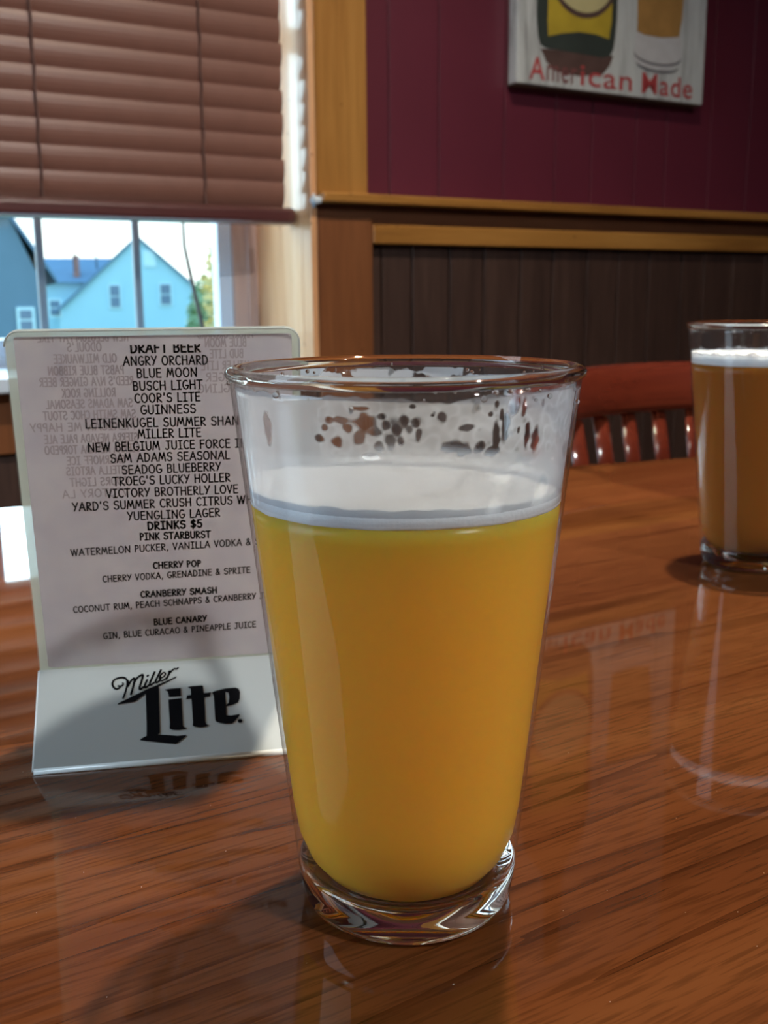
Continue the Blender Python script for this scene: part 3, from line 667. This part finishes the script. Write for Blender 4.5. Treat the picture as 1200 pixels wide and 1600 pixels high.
SCRIPT = [([(0.02901, 0.03289), (0.03019, 0.0328), (0.03079, 0.03339), (0.03065, 0.03394)], 0.00076), ([(0.02949, 0.03211), (0.02832, 0.03167), (0.02718, 0.03272), (0.02682, 0.03424), (0.02756, 0.03563), (0.0292, 0.0363), (0.031, 0.03627), (0.03215, 0.0351), (0.03226, 0.03301), (0.03162, 0.03013), (0.03084, 0.02777)], 0.0008), ([(0.031, 0.03605), (0.03253, 0.03497), (0.03282, 0.03323)], 0.00057), ([(0.03254, 0.03245), (0.03357, 0.03451), (0.03471, 0.03566), (0.03499, 0.03493), (0.03453, 0.03229), (0.0337, 0.02907)], 0.00095), ([(0.03471, 0.03361), (0.03585, 0.03557), (0.03718, 0.03665), (0.03804, 0.0368), (0.0378, 0.03498), (0.03689, 0.03173), (0.03713, 0.03086), (0.03812, 0.03163)], 0.00095), ([(0.03965, 0.03457), (0.03869, 0.03201), (0.03917, 0.03144), (0.04021, 0.03232)], 0.0009), ([(0.0398, 0.03623), (0.03999, 0.03643)], 0.00095), ([(0.04244, 0.03765), (0.04147, 0.03523), (0.04064, 0.03304), (0.04107, 0.03236), (0.04212, 0.03324)], 0.0009), ([(0.0448, 0.03834), (0.04377, 0.03603), (0.04279, 0.03383), (0.04321, 0.03316), (0.04442, 0.03403)], 0.0009), ([(0.04433, 0.0349), (0.04563, 0.03534), (0.04646, 0.03636), (0.04623, 0.03714), (0.04541, 0.03699), (0.04443, 0.03554), (0.04451, 0.03424), (0.04537, 0.03385), (0.04706, 0.03506)], 0.00071), ([(0.04782, 0.03734), (0.0482, 0.03753), (0.04765, 0.03605), (0.04681, 0.03438)], 0.0009), ([(0.0479, 0.03646), (0.04918, 0.038), (0.05001, 0.03859), (0.05063, 0.03833), (0.05132, 0.03882)], 0.00071)]
def smooth_pts(p, n=5):
    if len(p) < 3: return p
    out = []
    for i in range(len(p) - 1):
        a = p[max(i - 1, 0)]; b = p[i]; c = p[i + 1]; d = p[min(i + 2, len(p) - 1)]
        for k in range(n):
            t = k / n
            out.append(tuple(0.5 * (2 * b[j] + (c[j] - a[j]) * t + (2 * a[j] - 5 * b[j] + 4 * c[j] - d[j]) * t * t + (3 * b[j] - a[j] - 3 * c[j] + d[j]) * t ** 3) for j in (0, 1)))
    return out + [p[-1]]
def stroke(bm, p, wd, f, clip=None, n=6):
    """a flat round-ended pen stroke"""
    h = wd / 2
    def face(pts):
        if clip is not None:
            o = []
            for i in range(len(pts)):
                a, b = pts[i], pts[(i + 1) % len(pts)]
                if a[1] <= clip: o.append(a)
                if (a[1] <= clip) != (b[1] <= clip):
                    t = (clip - a[1]) / (b[1] - a[1]); o.append((a[0] + (b[0] - a[0]) * t, clip))
            pts = o
        if len(pts) >= 3: bm.faces.new([bm.verts.new(f(*q)) for q in pts])
    for (a, b) in zip(p[:-1], p[1:]):
        dx, dy = b[0] - a[0], b[1] - a[1]; l = sqrt(dx * dx + dy * dy)
        if l < 1e-9: continue
        an = math.atan2(dy, dx)
        pts = [(a[0] + h * cos(an + pi / 2 + pi * k / n), a[1] + h * sin(an + pi / 2 + pi * k / n)) for k in range(n + 1)]
        pts += [(b[0] + h * cos(an - pi / 2 + pi * k / n), b[1] + h * sin(an - pi / 2 + pi * k / n)) for k in range(n + 1)]
        face(pts)
bm = bmesh.new()
for p in LOGO.values(): flat(bm, p, foot(0.00025))
for p, wd in SCRIPT: stroke(bm, smooth_pts(p), wd * 0.92, foot(0.0003))
link('logo', bm, M['ink'], ft_)

# ------------------------------------------------------------------ the menu sheet and its lettering
def arc(cx, cy, rx, ry, a0, a1, n=10): return [(cx + rx * cos(radians(a0 + (a1 - a0) * k / n)), cy + ry * sin(radians(a0 + (a1 - a0) * k / n))) for k in range(n + 1)]
GL = {
 'A': (.74, [[(0, 0), (.40, 1), (.70, 0)], [(.13, .36), (.60, .36)]]),
 'B': (.60, [[(.06, 0), (.06, 1)], [(.06, 1)] + arc(.28, .77, .22, .23, 90, -90, 8) + [(.06, .54)], [(.06, .54)] + arc(.30, .27, .26, .27, 90, -90, 8) + [(.06, 0)]]),
 'C': (.62, [arc(.36, .5, .33, .5, 48, 308, 16)]),
 'D': (.68, [[(.06, 0), (.06, 1)], [(.06, 1)] + arc(.20, .5, .42, .5, 80, -80, 12) + [(.06, 0)]]),
 'E': (.58, [[(.52, 1), (.06, 1), (.06, 0), (.54, 0)], [(.06, .54), (.48, .54)]]),
 'F': (.56, [[(.54, 1), (.06, 1), (.06, 0)], [(.06, .53), (.46, .53)]]),
 'G': (.68, [arc(.36, .5, .33, .5, 55, 340, 16) + [(.66, .42), (.38, .42)]]),
 'H': (.70, [[(.06, 1), (.06, 0)], [(.62, 1), (.62, 0)], [(.06, .52), (.62, .52)]]),
 'I': (.52, [[(.04, 1), (.46, 1)], [(.25, 1), (.25, 0)], [(.04, 0), (.48, 0)]]),
 'J': (.62, [[(.18, 1), (.60, 1)], [(.42, 1), (.42, .25)] + arc(.22, .22, .20, .22, 0, -150, 8)]),
 'K': (.60, [[(.06, 1), (.06, 0)], [(.54, 1), (.08, .45)], [(.18, .55), (.56, 0)]]),
 'L': (.52, [[(.08, 1), (.05, 0), (.50, 0)]]),
 'M': (.86, [[(.0, 0), (.16, 1), (.42, .25), (.66, 1), (.80, 0)]]),
 'N': (.76, [[(.05, 0), (.07, 1), (.64, 0), (.68, 1)]]),
 'O': (.76, [arc(.37, .5, .34, .5, 90, 450, 20)]),
 'P': (.52, [[(.06, 0), (.06, 1)], [(.06, .98)] + arc(.22, .73, .25, .25, 85, -90, 9) + [(.06, .46)]]),
 'Q': (.82, [arc(.37, .5, .34, .5, 90, 450, 20), [(.46, .26), (.78, -.1)]]),
 'R': (.60, [[(.06, 0), (.06, 1)], [(.06, .98)] + arc(.24, .76, .27, .22, 85, -90, 9) + [(.06, .5), (.56, 0)]]),
 'S': (.62, [arc(.34, .76, .27, .24, 35, 250, 10) + arc(.30, .27, .28, .27, 75, -155, 10)]),
 'T': (.64, [[(.0, 1), (.64, 1)], [(.32, 1), (.31, 0)]]),
 'U': (.68, [[(.05, 1), (.06, .35)] + arc(.335, .32, .275, .32, 180, 360, 10) + [(.62, 1)]]),
 'V': (.62, [[(.0, 1), (.28, 0), (.60, 1)]]),
 'W': (.98, [[(.0, 1), (.22, 0), (.48, .95), (.70, 0), (.96, 1)]]),
 'X': (.66, [[(.04, 1), (.6, 0)], [(.62, 1), (.0, 0)]]),
 'Y': (.60, [[(.0, 1), (.30, .46)], [(.60, 1), (.16, 0)]]),
 'Z': (.64, [[(.04, 1), (.6, 1), (.02, 0), (.62, 0)]]),
 "'": (.26, [[(.13, 1.02), (.11, .78)]]), ',': (.28, [[(.14, .06), (.06, -.18)]]), ' ': (.34, []), '/': (.5, [[(.46, 1), (.02, -.05)]]),
 '$': (.62, [arc(.34, .72, .25, .20, 35, 250, 9) + arc(.30, .30, .27, .22, 75, -155, 9), [(.36, 1.08), (.28, -.10)]]),
 '5': (.60, [[(.52, 1), (.14, 1), (.08, .56)] + arc(.29, .32, .26, .32, 110, -150, 11)]),
 '&': (.70, [[(.62, .05), (.18, .72)] + arc(.30, .84, .14, .15, 200, -30, 8) + [(.36, .62), (.10, .36)] + arc(.25, .20, .22, .20, 130, 300, 8) + [(.58, .42)]]),
}
def line(bm, txt, u0, u1, v0, v1, h, wd, f, clip=None, mirror=False):
    gap = 0.17; tot = sum(GL[c][0] for c in txt) + gap * (len(txt) - 1)
    sx = (u1 - u0) / tot; x = 0
    for c in txt:
        a, st = GL[c]
        for p in st:
            q = []
            for (px_, py_) in p:
                uu = u0 + (x + px_) * sx; 
                if mirror: uu = u1 - (uu - u0)
                q.append((uu, v0 + (v1 - v0) * (uu - u0) / (u1 - u0) + py_ * h))
            stroke(bm, q, wd, f, clip)
        x += a + gap
MENU = [('DRAFT BEER', 0.0413, 0.0650, 0.1203, 0.1203), ('ANGRY ORCHARD', 0.0386, 0.0674, 0.1159, 0.1158), ('BLUE MOON', 0.0429, 0.0635, 0.1115, 0.1115),
 ('BUSCH LIGHT', 0.0413, 0.0651, 0.1070, 0.1071), ("COOR'S LITE", 0.0416, 0.0642, 0.1026, 0.1027), ('GUINNESS', 0.0434, 0.0624, 0.0984, 0.0984),
 ('LEINENKUGEL SUMMER SHANDY', 0.0242, 0.0822, 0.0939, 0.0935), ('MILLER LITE', 0.0419, 0.0639, 0.0896, 0.0896), ('NEW BELGIUM JUICE FORCE IPA', 0.0244, 0.0820, 0.0852, 0.0851),
 ('SAM ADAMS SEASONAL', 0.0318, 0.0738, 0.0809, 0.0808), ('SEADOG BLUEBERRY', 0.0355, 0.0704, 0.0764, 0.0765), ("TROEG'S LUCKY HOLLER", 0.0321, 0.0737, 0.0722, 0.0722),
 ('VICTORY BROTHERLY LOVE', 0.0295, 0.0764, 0.0677, 0.0676), ("YARD'S SUMMER CRUSH CITRUS WHEAT", 0.0173, 0.0885, 0.0631, 0.0633), ('YUENGLING LAGER', 0.0363, 0.0695, 0.0587, 0.0587),
 ('DRINKS $5', 0.0432, 0.0628, 0.0546, 0.0547), ('PINK STARBURST', 0.0402, 0.0657, 0.0507, 0.0504), ('WATERMELON PUCKER, VANILLA VODKA & SOUR', 0.0152, 0.0901, 0.0457, 0.0468),
 ('CHERRY POP', 0.0443, 0.0617, 0.0390, 0.0390), ('CHERRY VODKA, GRENADINE & SPRITE', 0.0257, 0.0800, 0.0346, 0.0353), ('CRANBERRY SMASH', 0.0390, 0.0672, 0.0275, 0.0276),
 ('COCONUT RUM, PEACH SCHNAPPS & CRANBERRY JUICE', 0.0142, 0.0917, 0.0228, 0.0244), ('BLUE CANARY', 0.0432, 0.0629, 0.0157, 0.0160), ('GIN, BLUE CURACAO & PINEAPPLE JUICE', 0.0242, 0.0816, 0.0111, 0.0122)]
BACK = [('NEW BELGIUM FAT TIRE', 0.0108, 0.0407, 0.1245), ("ODOUL'S", 0.0203, 0.0315, 0.1211), ('OLD MILWAUKEE', 0.0155, 0.0363, 0.1171), ('PABST BLUE RIBBON', 0.0133, 0.0384, 0.1130),
 ("REED'S N/A GINGER BEER", 0.0101, 0.0414, 0.1091), ('ROLLING ROCK', 0.0172, 0.0351, 0.1051), ('SAM ADAMS SEASONAL', 0.0115, 0.0407, 0.1012), ('SAM SMITH CHOC STOUT', 0.0103, 0.0415, 0.0972),
 ('MEXICAN ME HAPPY', 0.0056, 0.0408, 0.0930), ('SIERRA NEVADA PALE ALE', 0.0099, 0.0417, 0.0887), ('SIERRA NEVADA TORPEDO', 0.0096, 0.0421, 0.0847), ('SMIRNOFF ICE', 0.0168, 0.0367, 0.0806),
 ('STELLA ARTOIS', 0.0163, 0.0367, 0.0767), ('COORS LIGHT', 0.0172, 0.0373, 0.0725), ('VICTORY LA', 0.0142, 0.0370, 0.0682), ('ANGRY ORCHARD', 0.0641, 0.0833, 0.1250), ('BLUE MOON', 0.0666, 0.0809, 0.1219),
 ('BUD LITE', 0.0682, 0.0797, 0.1180), ('MILLER LITE', 0.0651, 0.0818, 0.1138), ('LAGER', 0.0665, 0.0777, 0.1097), ('YUENGLING', 0.0637, 0.0839, 0.1056)]
sh = thing('menu_sheet', 'printed paper drinks menu slotted inside the acrylic holder', 'menu', MO)
bm = bmesh.new(); prism(bm, rrect(0.0030, PW - 0.0026, 0.0004, PL - 0.0022, 0.001), pan(-0.0012), pan(-0.0010)); link('paper', bm, M['paper'], sh)
bm = bmesh.new()
for (t, a, b, v0, v1) in MENU:
    small = v0 < 0.052; bold = t in ('DRAFT BEER', 'DRINKS $5', 'PINK STARBURST', 'CHERRY POP', 'CRANBERRY SMASH', 'BLUE CANARY')
    h = 0.0031 if not small else (0.0026 if v0 > 0.04 else 0.0024)
    if t == 'DRINKS $5': h = 0.0029
    if t == 'DRAFT BEER': h = 0.0032
    wd = (0.00050 if not small else 0.00040) * (1.4 if bold else 1)
    line(bm, t, a, b, v0, v1, h, wd, pan(-0.00085), clip=0.12296 if t == 'DRAFT BEER' else None)
link('lettering', bm, M['ink'], sh)
bm = bmesh.new()
for (t, a, b, v) in BACK: line(bm, t, a, b, v, v, 0.0029, 0.00045, pan(-0.00092), mirror=True, clip=PL - 0.0025)
o = link('lettering', bm, M['ghost'], sh); o['label'] = 'faint mirrored lettering showing through from the back'

# ------------------------------------------------------------------ chair beyond the table
ch = thing('wooden_chair', 'glossy cherry red wooden chair with curved top rail behind the table', 'chair', (0.335, 0.955, FL), rotz=radians(24))
# local frame: x along the back, y away from the table; seat toward the table, under its edge
ZT = -FL
def rail_pt(f): return Vector((0.255 * f, 0.02 - 0.105 * f * f, 0))
bm = bmesh.new()
sec = []
NR = 40
for k in range(NR + 1):
    f = -1 + 2 * k / NR; c = rail_pt(f); tn = (rail_pt(min(1, f + .02)) - rail_pt(max(-1, f - .02))).normalized(); nr = Vector((tn.y, -tn.x, 0))
    topz = ZT + 0.077 + 0.008 * (1 - min(1, abs(f) / 0.85) ** 3) - 0.006 * max(0, abs(f) - .85) / .15
    botz = ZT + 0.030 - 0.002 * (1 - f * f) + 0.0
    ring = []
    for (dn, zz) in ((0.010, botz), (0.013, botz + .008), (0.014, (topz + botz) / 2), (0.012, topz - .008), (0.006, topz - .001), (-0.004, topz), (-0.010, topz - .004), (-0.012, (topz + botz) / 2), (-0.010, botz + .002)):
        lean = (zz - ZT) * 0.22
        ring.append(bm.verts.new(Vector((c.x + nr.x * dn, c.y + nr.y * dn + lean, zz))))
    sec.append(ring)
n_ = len(sec[0])
for a, b in zip(sec[:-1], sec[1:]):
    for k in range(n_): bm.faces.new((a[k], a[(k + 1) % n_], b[(k + 1) % n_], b[k]))
bm.faces.new(sec[0][::-1]); bm.faces.new(sec[-1]); bmesh.ops.recalc_face_normals(bm, faces=bm.faces[:])
link('top_rail', bm, M['chair'], ch, smooth=True)
for k in range(11):
    f = -0.94 + 1.88 * k / 10; c = rail_pt(f)
    bm = bmesh.new()
    b0 = Vector((c.x * 0.78, -0.055 - 0.06 * f * f, 0.445)); b1 = Vector((c.x, c.y + 0.005, ZT + 0.038))
    tube(bm, [b0 + (b1 - b0) * q for q in (0, .15, .5, .8, 1)], [0.0105, 0.0110, 0.0115, 0.0115, 0.0105], 12)
    for v in bm.verts:
        ax_ = b0 + (b1 - b0) * ((v.co.z - b0.z) / (b1.z - b0.z)); v.co.y = ax_.y + (v.co.y - ax_.y) * 0.22
    link('spindle', bm, M['chair'], ch, smooth=True)
bm = bmesh.new(); prism(bm, rrect(-0.225, 0.225, -0.42, 0.02, 0.07, 8), lambda x, y: Vector((x, y, 0.42)), lambda x, y: Vector((x, y, 0.455)))
link('seat', bm, M['chair'], ch)
for sx in (-1, 1):
    for (y0, y1) in ((-0.36, -0.40), (-0.03, 0.04)):
        bm = bmesh.new(); a = Vector((sx * 0.17, y0, 0.425)); b = Vector((sx * 0.215, y1, 0.0))
        tube(bm, [a + (b - a) * q for q in (0, .2, .5, .8, 1)], [0.015, 0.020, 0.021, 0.016, 0.012], 12); link('leg', bm, M['chair'], ch, smooth=True)
    bm = bmesh.new(); tube(bm, [(sx * 0.19, -0.377, 0.2), (sx * 0.19, 0.008, 0.2)], 0.009, 8); link('stretcher', bm, M['chair'], ch, smooth=True)

# ------------------------------------------------------------------ outside
GZ = -6.0
bm = bmesh.new(); box(bm, -120, 120, 4, 220, GZ - .2, GZ); struct(link('ground', bm, M['grass']))
F_, HZ = 1612.24, 0.16611
def at(x, y, D):
    """point on the sight line through a pixel at forward distance D"""
    a, b = x - 600, y - 800
    u_ = cos(ROLL) * a + sin(ROLL) * b; v_ = -sin(ROLL) * a + cos(ROLL) * b
    r_ = fw + up * (-v_ / F_) + rt * (u_ / F_)
    return CAM + r_ * (D / r_.y)
D1 = 60.0
A = at(214, 372, D1); EL = at(95, 455, D1); ER = at(300, 446, D1)
hs = thing('house', 'pale blue gabled house seen through the window', 'house', (A.x, A.y, GZ), rotz=radians(13.5))
L_ = lambda p: Vector((p.x - A.x, p.y - A.y, p.z - GZ))
az_, hw_ = A.z - GZ, (ER.x - A.x); ez = ER.z - GZ
slope = (az_ - ez) / hw_; hwL = A.x - EL.x; ezL = az_ - slope * hwL
bm = bmesh.new()
prism(bm, [(-hwL, 0), (hw_, 0), (hw_, ez), (0, az_), (-hwL, ezL)], lambda x, z: Vector((x, 0, z)), lambda x, z: Vector((x, 12, z)))
link('walls', bm, M['siding'], hs)
bm = bmesh.new()
for sx, wv in ((1, hw_), (-1, hwL)):
    e = Vector((sx * (wv + .25), 0, az_ - slope * (wv + .25)))
    prism(bm, [(0, az_), (e.x, e.z), (e.x, e.z + .14), (0, az_ + .16)], lambda x, z: Vector((x, -.25, z)), lambda x, z: Vector((x, 12.2, z)))
link('roof', bm, M['roof'], hs)
def hwin(par, x, y, w_, h_, m=M['dwin'], D=D1, org=A, dy=0.0):
    p = at(x, y, D); c = Vector((p.x - org.x, 0, p.z - GZ)); px_ = D / F_
    bm = bmesh.new(); a, b = w_ * px_ / 2, h_ * px_ / 2
    box(bm, c.x - a - .09, c.x + a + .09, dy - .08, dy + .03, c.z - b - .09, c.z + b + .09); f = link('window_frame', bm, M['trimwhite'], par)
    bm = bmesh.new(); box(bm, c.x - a, c.x + a, dy - .10, dy - .02, c.z + .03, c.z + b); box(bm, c.x - a, c.x + a, dy - .10, dy - .02, c.z - b, c.z - .03); link('pane', bm, m, f)
hwin(hs, 181, 463, 14, 32); hwin(hs, 258, 460, 15, 30); hwin(hs, 233, 404, 14, 20, M['trimwhite']); hwin(hs, 92, 481, 14, 22)
# lower wing on the left
W0 = at(60, 403, D1 + 3); W1 = at(150, 405, D1 + 3); WE = at(60, 442, D1 + 1)
wg = bmesh.new()
box(wg, W0.x - 3 - A.x, W1.x + 2.0 - A.x, 2.0, 9, 0, WE.z - GZ); link('wing_walls', wg, M['siding'], hs)
bm = bmesh.new(); prism(bm, [(1.5, WE.z - GZ), (5, W0.z - GZ), (9, WE.z - GZ - .2)], lambda y, z: Vector((W0.x - 3 - A.x, y, z)), lambda y, z: Vector((W1.x + 2.0 - A.x, y, z))); link('wing_roof', bm, M['roof'], hs)
for (x, y0, y1, wpx, m) in ((138, 400, 425, 9, 'brick'), (134, 378, 408, 2, 'black'), (167, 375, 405, 2, 'black')):
    a = at(x, y0, D1 + 2.5); b = at(x, y1, D1 + 2.5); w2 = wpx * D1 / F_ / 2
    bm = bmesh.new(); box(bm, a.x - w2 - A.x, a.x + w2 - A.x, 2.2, 2.2 + 2 * w2 + .1, b.z - GZ - .6, a.z - GZ); link('chimney' if wpx > 3 else 'vent_pipe', bm, M[m], hs)
# nearer dark house on the left
D2 = 34.0
B0 = at(10, 330, D2); BE = at(64, 398, D2); B2 = at(86, 440, D2)
h2 = thing('house', 'dark grey blue house with steep roof at the window\'s left', 'house', (B0.x, B0.y, GZ), rotz=radians(20))
def hl(p): return (p.x - B0.x, p.z - GZ)
pts = [hl(B0), hl(BE), hl(B2)]
bm = bmesh.new(); prism(bm, [(-3.0, 0), (pts[2][0] - .5, 0), (pts[2][0] - .5, pts[2][1]), pts[0], (-3.0, pts[2][1])], lambda x, z: Vector((x, 0, z)), lambda x, z: Vector((x, 8, z))); link('walls', bm, M['siding2'], h2)
bm = bmesh.new()
prism(bm, [pts[0], pts[2], (pts[2][0], pts[2][1] - .15), (pts[0][0], pts[0][1] - .2)], lambda x, z: Vector((x, -.2, z + .12)), lambda x, z: Vector((x, 8.2, z + .12)))
prism(bm, [pts[0], (-3.3, pts[2][1]), (-3.3, pts[2][1] - .15), (pts[0][0], pts[0][1] - .2)], lambda x, z: Vector((x, -.2, z + .12)), lambda x, z: Vector((x, 8.2, z + .12))); link('roof', bm, M['roof'], h2)
hwin(h2, 40, 500, 18, 30, D=D2, org=B0)
# trees on the right
def tree(name, label, base, top, rad, nleaf, lm, seed):
    rnd = random.Random(seed)
    t = thing(name, label, 'tree', base, 'trees seen through the window')
    h = top - base[2]
    bm = bmesh.new(); tube(bm, [(0, 0, 0), (0.05, 0, h * .4), (-0.05, 0.1, h * .75)], [.16, .12, .05], 8); link('trunk', bm, M['bark'], t)
    bm = bmesh.new()
    for k in range(nleaf):
        d = Vector((rnd.gauss(0, 1), rnd.gauss(0, 1), rnd.gauss(0, 1))).normalized() * rad * rnd.random() ** .4
        c = Vector((d.x, d.y, h * .62 + d.z * h * .38 / rad)); s = rnd.uniform(.10, .24)
        q = Matrix.Rotation(rnd.random() * 6.28, 3, 'X') @ Matrix.Rotation(rnd.random() * 6.28, 3, 'Z')
        bm.faces.new([bm.verts.new(c + q @ Vector(v) * s) for v in ((-1, 0, 0), (0, -.5, .15), (1, 0, 0), (0, .5, .15))])
    link('crown', bm, lm, t)
p = at(338, 400, 48); tree('tree', 'green leafy tree right of the pale house, in the window', (p.x, p.y, GZ), at(338, 420, 48).z, 1.5, 2600, M['leaf'], 3)
p = at(318, 400, 44); tree('tree', 'low green bush beside the pale house, under the taller tree', (p.x, p.y, GZ), at(318, 462, 44).z, 1.0, 1400, M['leaf'], 4)
p = at(356, 400, 40); tree('tree', 'tall sunlit tree at the window\'s right edge, loosest crown', (p.x, p.y, GZ), at(356, 340, 40).z, 1.1, 700, M['leafwarm'], 5)
# cable outside the pane
bm = bmesh.new()
c0, c1, c2, c3 = at(283, 300, 2.6), at(288, 385, 2.6), at(300, 440, 2.6), at(318, 517, 2.6); c4 = c3 + (c3 - c2) * 12
tube(bm, [c0 + Vector((-.01, 0, 1.2)), c0 + Vector((-.004, 0, .4)), c0, c1, c2, c3, c3 + (c3 - c2) * 3, c4], [.0022, .0022, .0028, .0042, .005, .0055, .0055, .0055], 8)
tag(link('cable', bm, M['black'], smooth=True), 'thin dark cable slanting down outside the window pane', 'cable')
